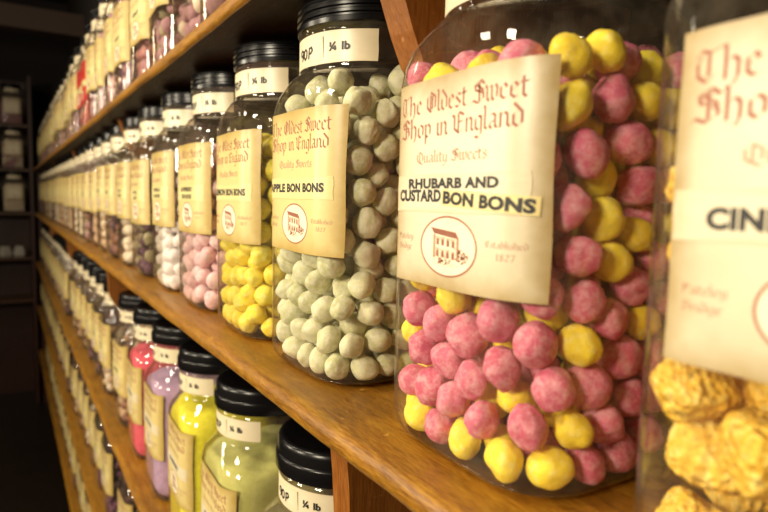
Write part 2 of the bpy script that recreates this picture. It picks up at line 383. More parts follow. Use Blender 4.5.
def jar_lid(tall):
    mb=MB()
    if tall:
        r=[(0.2415,.0535),(0.2420,.0552),(0.2450,.0556),(0.2457,.0543),(0.2469,.0543),(0.2477,.0556),(0.2495,.0556),(0.2503,.0543),(0.2515,.0543),(0.2523,.0556),(0.2541,.0556),(0.2549,.0543),(0.2559,.0543),(0.2567,.0553),(0.2583,.0553),(0.2597,.0542),(0.2603,.0525),(0.2595,.0505),(0.2591,.0)]
    else:
        r=[(.2295,.0540),(.2299,.0560),(.2310,.0566),(.2410,.0566),(.2424,.0562),(.2432,.0550),(.2445,.0549),(.2500,.0546),(.2535,.0540),(.2553,.0522),(.2555,.0500),(.2545,.0480),(.2543,.0)]
    n=72; prev=None
    rings=[(z,max(R,.0002)) for z,R in r]
    for z,R in rings:
        b=mb.add([(R*math.sin(2*PI*k/n),-R*math.cos(2*PI*k/n),z) for k in range(n)],[])
        if prev is not None:
            for k in range(n): mb.f.append([prev+k,prev+(k+1)%n,b+(k+1)%n,b+k]); mb.m.append(0)
        else: mb.f.append([b+k for k in reversed(range(n))]); mb.m.append(0)
        prev=b
    me=mb.mesh('lid',[M_lid]); 
    me.set_sharp_from_angle(angle=math.radians(50)) if hasattr(me,'set_sharp_from_angle') else None
    return me
def tag_mesh(z0,z1,R=.0531,a0=-30,a1=62,price=True):
    """price tag round the neck: ninety pence on its own sticker, then the quarter pound"""
    surf=lambda u,v,o:((R+o)*math.sin(u/R),-(R+o)*math.cos(u/R),v)
    mb=MB(); uv={}; A=math.radians(1)*R
    sheet(mb,a0*A,a1*A,z0,z1,.0005,36,3,0,surf,uv,wob=.0002)
    sheet(mb,-13*A,20*A,z0+.0025,z1-.0030,.0007,10,2,0,surf,uv,rot=.03,curl=lambda a,b:.0006*max(0,a-.8)*5*b)
    h=(z1-z0)
    nine=[[(.62,.80),(.40,1.0),(.12,.86),(.10,.58),(.34,.44),(.62,.62),(.64,.86),(.60,.3),(.42,.0)],
          [(1.15,.96),(.88,.80),(.84,.30),(1.05,.02),(1.34,.20),(1.38,.76),(1.15,.96)],
          [(1.72,.0),(1.80,.92),(2.14,.98),(2.26,.70),(2.06,.46),(1.80,.44)]]
    k=.0054
    prints(mb,shift(pen_polys([[(x*k*1.45,y*k*1.35) for x,y in s] for s in nine],.00072),-11.0*A,z0+h*.25),.0011,1,surf,uv)
    prints(mb,font_polys('\u00bc lb',25*A,42*A,z0+h*.36,z0+h*.64,.04),.0010,1,surf,uv)
    return finish(mb,'price_tag',[M_tagp,M_black],uv)
G_body={True:jar_glass(True),False:jar_glass(False)}
G_base=jar_base()
G_lid={True:jar_lid(True),False:jar_lid(False)}
G_tag={True:tag_mesh(.2157,.2365),False:tag_mesh(.2030,.2240)}

def jar(loc, rz, label, group, tall=True, papr=M_cream, strip=None, spap=M_strip, lrot=0., ldz=0., detail=True, tagrot=0, extra=None):
    t=empty('sweet_jar',(loc[0],loc[1],loc[2]+.0006),rz); tag(t,label,'jar',group)
    link('glass_body',G_body[tall],t)
    link('thick_base',G_base,t)
    tag(link('lid',G_lid[tall],t,rot=(0,0,rnd.uniform(0,6))), 'black plastic lid')
    link('price_tag',G_tag[tall],t,rot=(0,0,math.radians(tagrot)))
    dz=ldz-(0 if tall else .020)
    lb=link('paper_label',label_mesh(papr,lrot),t,loc=(0,0,dz))
    if strip: link('name_strip',strip_mesh(strip,spap),lb)
    if extra: link('name_strip',extra,lb)
    return t

# ------------------------------------------------------------------ what fills the jars
PACK={'bon':[
-6,-249,857,101, -14,-133,1332,109, -514,-49,1470,94, 180,-143,109,109, 510,70,782,98, -225,508,1202,100, 81,-332,107,107, -197,508,1896,99,
495,372,1276,102, -311,143,1012,92, -330,-278,824,106, 66,-176,282,102, -80,510,269,98, -499,-11,1274,106, -439,-227,1946,97, -437,371,1660,100,
93,335,94,94, -500,36,99,99, 1,-93,972,96, 333,-159,1246,97, 105,-323,1053,106, 2,83,1682,97, -343,-305,1612,101, -187,116,1988,110,
319,30,688,109, 103,503,838,105, -376,-443,1849,102, -60,-321,1402,97, 57,9,95,95, -395,133,1922,110, -18,141,1276,101, 439,467,510,94,
-196,-505,523,103, 481,-396,1058,106, 176,-216,1352,103, -168,-49,620,109, 473,-434,1410,93, -502,351,1254,102, -56,-263,1915,100, 513,-335,1604,93,
252,504,466,104, 313,148,289,107, 377,492,1708,103, -192,143,1184,97, 325,251,1897,107, 499,363,663,101, -507,-250,390,101, -210,496,106,106,
-174,-231,1532,95, -501,-83,272,107, 381,-490,1216,104, -410,-473,958,106, 53,-206,1508,95, 501,-318,1802,106, 5,188,494,95, 429,475,955,93,
-488,376,1460,108, 11,-501,546,108, -415,-458,108,108, 98,-508,256,100, -313,-259,1802,97, 219,-193,1592,92, -501,-344,568,104, -236,202,105,105,
-187,-55,1436,107, 52,346,634,97, 153,-366,608,96, 45,-33,433,104, 450,-439,845,106, -19,-192,554,109, -128,277,1876,95, 18,-11,1150,101,
-16,-90,1806,108, 113,258,1942,100, -506,-302,1774,103, 388,499,1134,92, 295,-320,1136,104, 161,334,1067,109, 303,304,107,107, 219,69,2012,108,
4,351,382,104, -35,-512,1100,96, -315,80,1332,106, 161,-361,1532,96, 494,20,1112,107, -5,-340,1216,93, -255,-501,1668,107, -357,-314,1196,95,
-272,-510,1326,99, 510,34,1683,98, -385,90,270,104, -10,82,899,95, -130,28,99,99, 516,32,268,92, 4,502,96,97, -354,148,1716,100,
23,210,764,94, -145,24,1032,103, -162,382,1571,99, 503,9,1482,105, 504,199,1798,104, 242,508,988,100, -186,500,1404,108, -262,-107,1658,103,
-502,228,377,107, -160,199,914,98, -330,-199,272,102, -88,-349,1014,96, -498,272,768,110, 345,-314,1524,96, -512,-309,902,97, -515,39,424,93,
-180,236,1698,97, 368,228,748,106, 200,497,104,105, 67,-338,442,94, -378,-497,602,99, -97,343,100,100, -78,-504,356,104, -323,238,658,100,
-240,-360,656,103, -325,109,817,107, 503,-284,505,105, -2,66,642,98, -160,-17,825,100, 279,-510,630,99, -168,-514,1488,94, -40,231,1567,96,
502,140,97,97, -197,156,296,98, -21,-501,98,98, 189,328,774,102, 314,498,791,110, -301,-326,1412,106, -352,45,1538,106, 385,-486,1620,106,
355,499,1344,103, -500,179,1374,109, 238,400,2020,104, -380,494,1328,101, 268,-515,821,93, -244,419,644,101, -131,-183,286,96, 401,-491,1818,94,
-67,-85,1604,101, 148,-3,810,106, 145,-47,1687,97, 477,402,1481,106, 506,-65,926,102, 174,-73,1875,95, -182,48,1780,110, 508,328,860,99,
-155,-375,836,97, 325,-3,474,107, 293,-514,265,94, 306,-338,734,105, -201,-173,462,95, 320,508,276,99, -505,-362,1516,96, 35,-434,1843,107,
-369,-500,1497,99, 326,-187,1802,110, -82,424,1752,103, -161,199,1411,104, -196,-507,975,101, -117,-511,704,98, -508,326,1029,99, 330,-172,605,109,
167,512,649,96, -27,196,1073,110, 129,-418,1338,106, -338,8,1143,98, 292,-505,1434,104, 307,381,620,99, -217,-139,99,99, -352,-62,416,101,
-339,50,626,92, 167,1,1016,101, -499,137,941,110, 330,-336,1334,97, 178,314,480,106, -422,472,928,100, 500,324,96,96, 336,-118,1446,108,
143,516,1687,92, -511,241,1789,97, -275,498,1702,110, 172,120,432,97, -189,-105,1933,107, 313,-505,1012,103, -457,431,374,107, 469,-420,276,103,
500,-46,98,98, 188,502,1223,106, -505,-374,1100,92, -328,301,1353,100, 313,81,1497,99, 323,-308,936,101, -213,-351,291,94, 442,222,1392,96,
-120,-328,102,102, 409,49,1306,99, -319,-335,465,106, 342,199,522,103, -317,322,1822,108, 145,-503,1673,105, 203,366,1380,103, 403,-487,453,97,
162,181,917,106, 511,172,620,96, -482,385,94,93, 498,-39,594,109, -507,216,168,102, -43,415,1995,106, -507,-2,704,102, -299,-505,786,103,
299,-335,494,92, -333,-124,1296,95, 349,178,1081,104, -309,249,1547,102, -315,27,95,95, 197,-499,440,109, 69,313,1246,95, 310,332,1210,101,
509,351,1672,94, 503,226,280,105, -476,-422,751,97, -31,-514,873,94, -516,-10,1078,93, -160,-205,746,95, 86,512,1435,95, 359,-77,284,102,
349,336,369,100, -449,-437,328,109, 204,-335,298,109, -502,-209,726,106, -504,-187,1159,104, -501,-287,189,107, -182,-183,946,109, -264,-168,1128,92,
334,-121,1016,94, 394,476,98,98, -450,-458,1670,94, 505,-243,1432,103, -184,157,546,97, 511,-260,912,97, -7,41,1447,97, 264,-346,1692,94,
146,-67,610,105, 29,-505,1500,104, -425,466,726,103, 261,516,1862,92, 483,405,1857,100, -53,503,698,104, 142,-224,732,95, 151,-369,860,99,
516,-120,1793,92, -271,-515,347,93, 119,-512,987,96, 507,-333,1250,99, -34,360,1420,100, 120,500,300,108, 186,-511,1168,98, -333,-86,779,92,
501,-245,712,107, 33,-21,1988,93, -156,339,280,94, -499,-224,1367,109, 170,174,636,106, -13,123,1872,98, -315,-33,957,94, 509,156,958,99,
54,510,494,98, 499,328,1072,108, 347,144,1682,100, -233,-30,252,93, -132,328,1240,109, -505,-117,538,103, 514,-99,400,94, -39,-346,1595,94,
-380,494,202,100, 154,-47,1497,94, 175,306,274,103, 320,316,930,103, -277,-342,1021,92, 202,-172,436,107, 87,-259,1724,106, 25,161,295,109,
-251,504,823,104, -495,366,566,104, -355,-150,1490,95, 516,-180,234,92, -364,507,530,93, 317,26,110,109, -505,5,1676,104, -215,-499,156,109,
509,294,471,98, -62,-503,1314,106, -134,515,518,93, -181,-237,1280,95, -20,-347,687,97, 246,337,1724,102, -151,11,421,102, -25,-158,101,101,
-312,-300,100,100, -82,506,930,102, -325,291,1144,110, 337,-51,1643,100, 381,18,1841,107, -6,-101,733,93, 164,158,1602,99, -315,313,864,102,
17,330,916,103, 386,-257,346,96, -131,-244,1730,99, -499,160,580,109, -17,504,1266,104, 172,-177,922,102, 219,-512,1856,93, -346,125,457,93,
-390,-201,999,96, 513,-148,1604,94, -300,319,468,110, -353,511,1516,92, -365,-501,1154,99, -46,-20,260,93, 431,32,2045,104, -149,149,730,93,
-257,515,1016,93, -24,514,1588,93, 94,428,1846,97, -329,-184,612,102, -257,502,364,107, 511,191,1569,97, 91,208,1428,97, 347,-141,816,107,
-460,-430,1320,106, 201,-328,1880,94, 112,361,1566,107, 160,-10,1300,107, -54,-513,1680,95, -174,-410,1838,103, -161,85,1580,96, -25,-342,274,96,
-168,-42,1230,101, 260,178,1331,101, -508,-187,1606,101, -410,478,1128,102, 512,188,1218,96, 312,282,1535,106, 376,-170,97,97, -343,298,256,108,
387,-478,102,101, -22,179,98,97, -110,331,538,95, -413,-135,100,101, 52,509,1076,99, 160,144,1158,103, 462,-434,638,101, 196,-504,92,93,
-501,168,1160,107, 483,418,257,93, 167,160,133,107, 267,502,1532,107, 183,118,1804,109, 278,-327,104,104, 513,-111,1286,95, 499,-316,100,100,
-74,-187,1124,100, -185,-407,1178,103, -158,353,1036,99, 461,-193,1967,104, 159,-150,1140,96, 499,101,441,98, 49,266,1740,102, 100,-509,730,100,
299,4,1156,94, 336,56,904,110, -504,192,1586,104, 166,0,268,107, -125,332,774,98, -499,-75,892,109, 502,-191,1102,107, -377,-65,1832,110,
-119,-339,454,96,],'chunk':[
411,-191,118,118, 479,68,1794,121, 244,-440,734,160, 495,12,596,105, 286,-457,1180,144, 98,-447,459,153, -439,-427,1080,112, 411,192,1980,102,
-169,-190,1758,119, 47,183,545,148, -354,450,1820,141, 490,-37,806,109, 54,23,1078,131, -63,-451,762,149, -7,83,2153,130, 274,73,696,146,
414,-360,1759,172, -388,-216,1228,150, 51,421,1151,128, 144,277,322,112, 475,-104,1164,124, -221,-76,2138,137, -137,239,1014,166, 401,-401,456,157,
37,224,122,122, 6,424,745,168, 202,466,1360,134, -296,-449,151,151, -342,482,106,106, 422,-451,1388,106, 276,188,1812,113, 434,-303,958,165,
232,-76,1284,150, -370,418,374,163, -450,332,658,147, -471,220,909,129, 375,-188,654,137, -195,-241,1008,143, -197,-31,429,164, -273,177,1907,131,
-87,-136,1282,166, 455,-122,365,145, 246,439,520,161, -38,-464,1700,136, 313,449,824,151, -435,-414,634,124, -128,-21,138,138, 440,422,1306,114,
492,-326,1221,106, -1,-53,1725,101, -201,-449,496,151, -312,-102,1474,133, -362,-419,1636,166, -439,196,1666,162, -125,-280,1533,127, 54,-151,830,172,
158,457,143,143, -153,175,1329,156, -111,470,129,129, 257,-283,263,113, -448,0,816,111, -484,-274,112,112, 456,200,882,144, -221,24,1676,106,
-200,231,442,99, -439,-118,1739,161, -145,-306,2150,106, 394,-439,132,132, -326,-463,864,135, 144,204,1287,145, 98,-141,1528,136, -431,-262,385,169,
218,381,1634,155, -294,458,866,142, -455,134,444,145, -464,5,1063,136, -409,369,1162,171, -91,408,1678,115, -450,100,1333,150, -210,232,202,140,
-158,-13,932,101, -480,-77,602,120, 119,-432,1442,168, -73,-277,268,158, -431,-453,1290,99, 384,215,1400,120, -268,-207,98,99, 434,339,161,161,
425,407,1792,106, -1,149,1710,102, 118,-124,494,173, -15,222,1932,132, 46,145,814,122, -87,498,986,102, 102,-473,982,128, 473,314,638,126,
243,-110,1825,138, -18,-352,1130,98, -429,-96,2008,109, 485,320,1107,114, 182,397,1918,132, 166,-243,1083,121, 303,-24,975,145, 386,122,1179,120,
-430,-8,167,167, -295,429,1478,171, -10,116,312,102, -471,120,2040,114, 123,-459,141,141, -177,-444,1307,157, -93,3,1512,103, -134,-488,1017,112,
-467,284,132,133, 302,46,1593,149, -223,127,715,167, -248,-207,700,164, 441,-202,1471,158, 250,90,2057,102, 179,-26,172,172, 200,245,1006,145,
495,26,1350,104, -238,482,612,117, -296,-319,1950,145, 298,472,1116,127, 468,51,132,132, -53,441,410,159, 370,162,420,161, -461,-230,916,140,],'mid':[
-480,369,436,101, 199,489,540,106, -295,-187,1143,125, 477,-80,668,118, -92,-104,1031,101, -5,-478,112,113, -90,127,434,114, 77,-492,309,103,
472,84,1220,123, -88,90,1086,102, -354,474,306,111, -260,-73,1512,116, -479,74,112,113, 435,411,172,118, -472,158,787,123, 464,-154,1323,131,
20,252,1534,108, 284,-78,800,120, 247,301,272,122, -59,290,1040,108, -102,41,98,98, 246,-262,1420,131, -11,487,502,108, -482,-159,108,109,
-456,352,128,128, 472,-336,1491,118, -82,-481,1674,114, 85,-33,446,124, 328,-306,1650,99, 426,39,1481,122, 217,291,694,111, 284,-258,101,101,
79,132,268,120, -288,20,671,130, 395,462,612,105, -476,189,312,120, -140,-487,598,108, -272,252,1576,123, 470,-151,122,123, -134,75,1616,105,
305,468,822,126, -475,-113,1293,120, 388,140,670,121, 250,286,1533,126, -7,323,360,112, 21,-276,452,124, -240,467,1046,128, -494,170,1010,101,
468,-170,429,127, -484,-185,604,111, -291,-45,114,114, -110,400,870,103, -86,473,1536,122, -239,487,1706,108, -238,258,742,128, -488,8,1676,107,
276,82,1662,117, 326,-481,619,112, -277,63,318,119, -491,215,1628,104, -104,-244,1695,104, -264,113,1362,124, -472,-266,1746,124, 32,-252,890,117,
261,155,884,130, 483,208,105,105, -269,-231,695,127, -262,-285,1568,104, -18,463,131,131, -248,-172,301,119, 365,462,392,119, -348,-456,1006,131,
470,257,986,125, 28,228,815,125, 324,-493,1476,100, 476,350,1202,110, 100,156,1048,101, -284,50,1134,104, -281,-57,954,105, 279,-108,274,127,
465,-375,102,102, 483,-333,1056,108, -221,288,294,115, -73,-468,868,127, -441,380,1178,131, -463,-354,1208,122, 490,53,490,105, -215,-316,478,117,
473,253,348,122, 290,152,1110,100, 116,461,1403,121, -86,-325,250,110, -477,96,531,118, 290,100,398,121, 257,-261,952,121, -138,-99,500,116,
22,-162,1389,117, 293,-305,499,105, -219,276,1194,115, 110,-287,1232,102, 351,472,1418,114, -206,-240,1360,116, 81,-38,1588,124, -145,74,856,111,
124,261,98,98, -285,224,506,116, -226,-490,1509,105, -416,-424,564,123, 270,-40,1026,111, -73,-36,282,111, -251,-466,1278,129, -281,483,777,111,
-282,-131,1728,110, -256,480,110,110, 285,-78,552,114, 70,12,1185,101, 111,202,514,117, 59,465,728,130, 477,-311,628,117, -332,-468,337,123,
-246,464,540,130, 195,81,1398,127, -472,298,1416,123, 86,-135,671,126, 242,-469,1268,126, -136,300,1398,106, -365,-467,1676,114, -81,240,110,110,
-112,-488,388,107, -91,318,1718,118, -51,-317,691,109, -476,-162,1528,119, 311,-477,1035,118, 195,493,1608,101, 200,-324,304,113, 217,-484,1658,111,
110,-279,1632,122, 308,289,506,101, 313,-278,1167,104, 223,476,116,115, -41,75,1420,112, -470,-334,784,121, 462,-387,1270,109, 121,-491,1464,105,
284,101,130,130, 489,-143,1603,106, -281,-260,103,103, 135,487,337,107, -486,-259,998,110, -490,-35,301,106, 347,471,1060,116, 428,-401,328,130,
-13,493,1024,102, 246,-89,1242,112, 420,424,1648,121, -467,-90,822,128, -463,-259,375,132, 99,-157,1076,103, 478,-111,1081,116, -299,105,1778,128,
-135,-496,1084,100, 412,-434,826,118, -354,-77,471,104, -471,134,1230,124, -432,-395,1453,130, 478,32,270,116, 497,295,562,98, 243,-495,425,100,
82,-483,1048,112, -452,369,660,127, -140,489,330,106, 155,357,980,121, 151,483,1174,112, -81,298,574,107, 473,270,1420,122, -103,-162,108,108,
79,-279,110,111, 20,223,1247,124, -81,-294,1130,115, -297,470,1370,125, 479,195,1652,116, 173,77,683,103, -428,426,1610,113, 258,298,1280,128,
-275,210,982,117, -444,376,916,131, 286,-122,1596,98, 262,-288,710,110, 173,-471,824,124, -202,-267,930,121, -127,-50,1250,117, -452,-382,145,121,
-78,467,1244,128, 93,-53,122,121, -290,-479,762,117, -47,67,652,117, 474,31,892,121, 483,327,764,109, 474,-209,866,121, -233,-474,119,119,
92,-470,589,125, -53,-360,1482,114, -102,-117,790,99, -479,62,1459,116, 69,-13,900,127, -475,-42,1064,120, -3,-475,1264,120, 68,153,1724,111,
-289,183,110,110, 229,-471,122,123,]}
def unpack(s):
    return np.array(s,float).reshape(-1,4)/1e4      # x, y, z, radius in tenths of a millimetre
BON,CHUNK,MID=[unpack(PACK[k]) for k in ('bon','chunk','mid')]
def blob_mesh(name, seed, m, sub=4, flat=.82, dent=.0, rough=.035, boxy=0):
    """one sweet of unit radius: slightly flattened, dented, uneven"""
    bm=bmesh.new(); bmesh.ops.create_icosphere(bm,subdivisions=sub,radius=1)
    g=random.Random(seed); o=Vector((g.uniform(0,50),g.uniform(0,50),g.uniform(0,50))); dd=Vector((g.uniform(-1,1),g.uniform(-1,1),g.uniform(.2,1))).normalized()
    fx,fy=g.uniform(.94,1.06),g.uniform(.94,1.06)
    for v in bm.verts:
        p=v.co.normalized()
        if boxy:
            q=Vector([math.copysign(abs(c)**(1-boxy),c) for c in p]); p=q/ max(1e-6,(abs(q.x)**4+abs(q.y)**4+abs(q.z)**4)**.25)
        n=noise.noise(p*1.2+o)*(.07 if boxy else .15)+noise.noise(p*2.6+o)*rough*1.2+noise.noise(p*8+o)*rough*.4
        d=max(0,p.dot(dd)-.72)/.28; n-=dent*d*d*(3-2*d)
        v.co=Vector((p.x*fx,p.y*fy,p.z*flat))*(1+n)
    rs=sorted(v.co.length for v in bm.verts); k=(1.06 if not boxy else 1.12)/rs[-1]
    for v in bm.verts: v.co*=k
    me=bpy.data.meshes.new(name); bm.to_mesh(me); bm.free(); me.materials.append(m)
    me.polygons.foreach_set('use_smooth',[True]*len(me.polygons)); return me
def kinds(name, m, n=5, dent=.14, **k): return [blob_mesh(name,i*7+3,m,dent=dent*(i%3)/2,**k) for i in range(n)]
def place_sweets(P, jloc, rz, flip, choose, top=None, sc=.975):
    """a thing for every sweet: choose(i, p) gives name, meshes, label, group"""
    g=random.Random(int(jloc[0]*1e4)+9); c,s=math.cos(rz),math.sin(rz); n=0
    for i,(x,y,z,r) in enumerate(P):
        if top and z>top: continue
        if flip&1: x=-x
        if flip&2: y=-y
        if flip&4: x,y=y,x
        got=choose(i,(x,y,z))
        if not got: continue
        name,ms,lab,grp,cat=got
        o=bpy.data.objects.new(name,g.choice(ms)); COL.objects.link(o)
        o.location=(jloc[0]+x*c-y*s, jloc[1]+x*s+y*c, jloc[2]+z+.0030); o.scale=(r*sc,)*3
        o.rotation_euler=(g.uniform(0,6.28),g.uniform(0,6.28),g.uniform(0,6.28))
        o['label']=lab; o['category']=cat; o['group']=grp; n+=1
    return n
def merged(name, P, m_list, sub, seed, sc=1.0, flip=0, weights=None, top=None, only=None, flat=.86, rough=.05):
    """an uncountable fill: many small sweets in one object"""
    g=random.Random(seed); base=[blob_mesh('sweet_shape',k+seed,m_list[0],sub=sub,flat=flat,rough=rough) for k in range(3)]
    mb=MB(); ids=[]
    for i,(x,y,z,r) in enumerate(P):
        if top and z>top: continue
        if flip&1: x=-x
        if flip&2: y=-y
        if only and not only(x,y,z): continue
        b=g.choice(base); R=Matrix.Rotation(g.uniform(0,6.28),3,'X')@Matrix.Rotation(g.uniform(0,6.28),3,'Z')
        mi=g.choices(range(len(m_list)),weights)[0] if weights else g.randrange(len(m_list))
        o=Vector((x,y,z+.0050)); mb.add([tuple(R@(v.co*r*sc)+o) for v in b.vertices],[tuple(p.vertices) for p in b.polygons],mi)
    for b in base: bpy.data.meshes.remove(b)
    return mb.mesh(name,m_list)
def powder_mesh(name, m, top, seed, full=True):
    mb=MB(); k=.0022
    rings=[(.0068,.049,.024),(.010,.0560,.028),(.016,.0592,.030),(.024,HW-k,RC-k)]
    zz=.04
    prof=[(.022,HW),(.162,HW),(.170,.0625),(.178,.0612),(.185,.0590),(.191,.0560),(.196,.0535)]
    while zz<top-.004: 
        hw=np.interp(zz,[p[0] for p in prof],[p[1] for p in prof]); rings.append((zz,hw-k,min(hw-k,np.interp(zz,[.15,.190],[RC,.0535])-k))); zz+=.010
    hw=np.interp(top,[p[0] for p in prof],[p[1] for p in prof]); rc=np.interp(top,[.15,.190],[RC,.0535]); rings.append((top,hw-k-.0008,min(hw-k-.0008,rc)))
    for f,dz in ((.9,.002),(.7,.0035),(.45,.005),(.2,.006)): rings.append((top+dz,(hw-k)*f,min((hw-k)*f,rc)))
    loft(mb,rings,48)
    o=Vector((seed*3.1,seed*1.7,0))
    mb.v=[(x,y,z+(noise.noise(Vector((x,y,0))*45+o)*.006 if z>=top-.001 else 0)) for x,y,z in mb.v]
    return mb.mesh(name,[m])

# ------------------------------------------------------------------ the shelving and the room
def board_mesh(x0,x1,y0,y1,z0,z1,m,seed,nx=220,wear=.0022):
    """a long shelf board with a worn, rounded, slightly wavy front edge"""
    mb=MB(); t=z1-z0
    prof=[(y1,z0),(y0+.004,z0),(y0+.0010,z0+.0012),(y0,z0+t*.28),(y0,z0+t*.62),(y0+.0012,z0+t*.84),(y0+.0042,z1-.0004),(y0+.009,z1),(y0+.03,z1),(y1,z1)]
    rows=[]
    for i in range(nx+1):
        x=x0+(x1-x0)*(i/nx); w=noise.noise(Vector((x*7,seed,0)))*wear+noise.noise(Vector((x*24,seed,4)))*wear*.5
        rows.append(mb.add([(x,y+(w if y<y0+.02 else 0),z+(w*.35 if (z>z0+t*.5 and y<y0+.02) else 0)) for y,z in prof],[]))
    n=len(prof)
    for a,b in zip(rows,rows[1:]):
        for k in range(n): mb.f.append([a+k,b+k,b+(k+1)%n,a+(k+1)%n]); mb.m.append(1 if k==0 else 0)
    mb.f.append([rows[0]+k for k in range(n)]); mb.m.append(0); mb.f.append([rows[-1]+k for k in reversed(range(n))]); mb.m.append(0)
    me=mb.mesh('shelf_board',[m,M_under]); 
    bm=bmesh.new(); bm.from_mesh(me); bmesh.ops.recalc_face_normals(bm,faces=bm.faces); bm.to_mesh(me); bm.free()
    me.set_sharp_from_angle(angle=math.radians(60)); return me
def box_obj(name,x0,x1,y0,y1,z0,z1,m,parent=None):
    mb=MB(); mb.box(x0,x1,y0,y1,z0,z1); return link(name,mb.mesh(name,[m],False),parent)
T_UP,T_MID,T_LOW,T_BOT,T_FLOOR=.1555,-.125,-.445,-.735,-1.03     # tops of the boards, from eye height
TH=.014
unit=empty('shelving_unit',(-2,.25,0)); tag(unit,'long varnished wooden shelving unit carrying row upon row of sweet jars','shelves')
U=Vector((2,-.25,0))
for z in (T_UP,T_MID,T_LOW,T_BOT,T_FLOOR):
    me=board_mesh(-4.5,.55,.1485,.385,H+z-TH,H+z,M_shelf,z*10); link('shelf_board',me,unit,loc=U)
MIDP=[(.180,0),(.181,-.006),(.183,-.012),(.186,-.022),(.190,-.032),(.195,-.045),(.203,-.062),(.216,-.078),(.250,-.098),(.384,-.112)]
LOWP=[(.158,0),(.160,-.006),(.168,-.012),(.175,-.020),(.177,-.040),(.179,-.075),(.190,-.095),(.240,-.112),(.384,-.122)]
def bracket_mesh(ztop,prof,th=.023):
    """bracket board under a shelf, its front edge cut back in a hollow curve"""
    mb=MB(); vs=[(-th/2,y,ztop+z) for y,z in prof]+[(-th/2,.384,ztop)]
    vs+= [(th/2,y,z) for _,y,z in vs]; k=len(vs)//2
    mb.add(vs,[list(range(k)),[k+i for i in reversed(range(k))]]+[[i,k+i,k+(i+1)%k,(i+1)%k] for i in range(k)])
    me=mb.mesh('bracket',[M_post],False); bm=bmesh.new(); bm.from_mesh(me); bmesh.ops.recalc_face_normals(bm,faces=bm.faces); bm.to_mesh(me); bm.free(); return me
DIV=[(.297,1.225,2.18,3.12,4.06),(.328,1.38,2.40,3.40),(.328,1.38,2.40,3.40),(.328,1.38,2.40,3.40)]
for a,xs,pf in zip((T_UP,T_MID,T_LOW,T_BOT),DIV,(MIDP,LOWP,LOWP,LOWP)):
    me=bracket_mesh(H+a-TH,pf)
    for x in xs: link('bracket',me,unit,loc=(-x+2,-.25,0))
box_obj('back_panel',-2.5,2.55,.386-.25,.398-.25,.20,H+T_UP+.0,M_back,unit)
for x in (-4.51,.56): box_obj('side_panel',x-.012+2,x+.012+2,.17-.25,.398-.25,0,H+T_UP,M_back,unit)

M_wall=plain('dark_brown_wall',(.020,.013,.010),.8); M_ceil=plain('dark_ceiling',(.016,.011,.009),.9); M_floor=wood('dark_floor_boards',(.010,.006,.004),(.018,.010,.006),(.026,.015,.009),.6)
M_beam=plain('brown_beam',(.06,.033,.021),.7)
def struct(name,*a,m):
    o=box_obj(name,*a,m); o['kind']='structure'; return o
struct('floor',-5.1,1.6,-1.8,.5,-.1,0,m=M_floor)
struct('ceiling',-5.1,1.6,-1.8,.5,2.75,2.85,m=M_ceil)
struct('wall_back',-5.1,1.6,.402,.5,0,2.75,m=M_wall)
struct('wall_far',-5.1,-4.98,-1.8,.402,0,2.75,m=M_wall)
struct('wall_near',1.5,1.6,-1.8,.402,0,2.75,m=M_wall)
M_opp=plain('tan_bounce_wall',(.30,.20,.12),.6)  # unseen wall, toned tan to brighten glass reflections and bounce light
struct('wall_left',-5.1,1.6,-1.9,-1.8,0,2.75,m=M_opp)
struct('trim_1',-4.05,-3.93,-1.8,.402,2.30,2.42,m=M_beam)

# far unit across the end of the aisle
fu=empty('shelving_unit',(-4.72,-.5,0)); tag(fu,'dark shelving unit across the far end of the aisle','shelves')
for z in (.437,.1555,-.125,-.42,-.70): box_obj('shelf_board',-.14,.16,-.45,.63,H+z-.016,H+z,M_dark,fu)
box_obj('back_panel',-.16,-.14,-.45,.63,0,H+.75,M_back,fu)
for y in (-.47,.63): box_obj('side_panel',-.16,.16,y,y+.02,0,H+.75,M_back,fu)

# ------------------------------------------------------------------ jars on the middle shelf
MIDC=[.067,.218,.3926,.5377,.6884,.8424]
ZM=H+T_MID; DC=.233
def J(s): return (-s,DC,ZM)
def stuff(name,me,loc,rz,label,cat): 
    o=link(name,me,None,loc,(0,0,rz)); tag(o,label,cat,kind='stuff'); return o

rz=[.045,-.015,.02,-.01,.015,-.02]
# 1 cinder toffee
jar(J(MIDC[0]),rz[0],'glass jar of yellow cinder toffee chunks, cut off by the right edge of the picture',None,strip=[('CINDER TOFFEE',-.0350,.031,.1250,.1315)],lrot=-.0,ldz=-.0065,papr=M_cream)
m,nt,out=mat('honeycomb_toffee'); p=N(nt,'ShaderNodeBsdfPrincipled',Roughness=.55)
tc=nt.nodes.new('ShaderNodeTexCoord'); vo=N(nt,'ShaderNodeTexVoronoi',Scale=4.2); L(nt,tc.outputs['Object'],vo.inputs['Vector'])
nn=tex(nt,tc.outputs['Object'],3.2,5,.6); c=ramp(nt,nn,[(.30,(.82,.42,.03)),(.5,(.92,.58,.06)),(.68,(.96,.74,.20))])
pit=ramp(nt,vo.outputs['Distance'],[(.08,(.6,.6,.6)),(.30,(0,0,0))]); c=mixc(nt,pit,c,(.50,.20,.02)); L(nt,c,p.inputs['Base Color'])
L(nt,bump(nt,vo.outputs['Distance'],.35,.10),p.inputs['Normal']); L(nt,p.outputs[0],out.inputs[0]); S_toff=m
ck=kinds('cinder_toffee_chunk',S_toff,5,sub=5,flat=.8,dent=.1,rough=.07,boxy=.25)
place_sweets(CHUNK,J(MIDC[0]),rz[0],0,lambda i,p:('cinder_toffee_chunk',ck,'rough yellow honeycomb chunk inside the jar of cinder toffee at the right edge','cinder toffee chunks in the right-hand jar','toffee'),top=.160,sc=1.0)
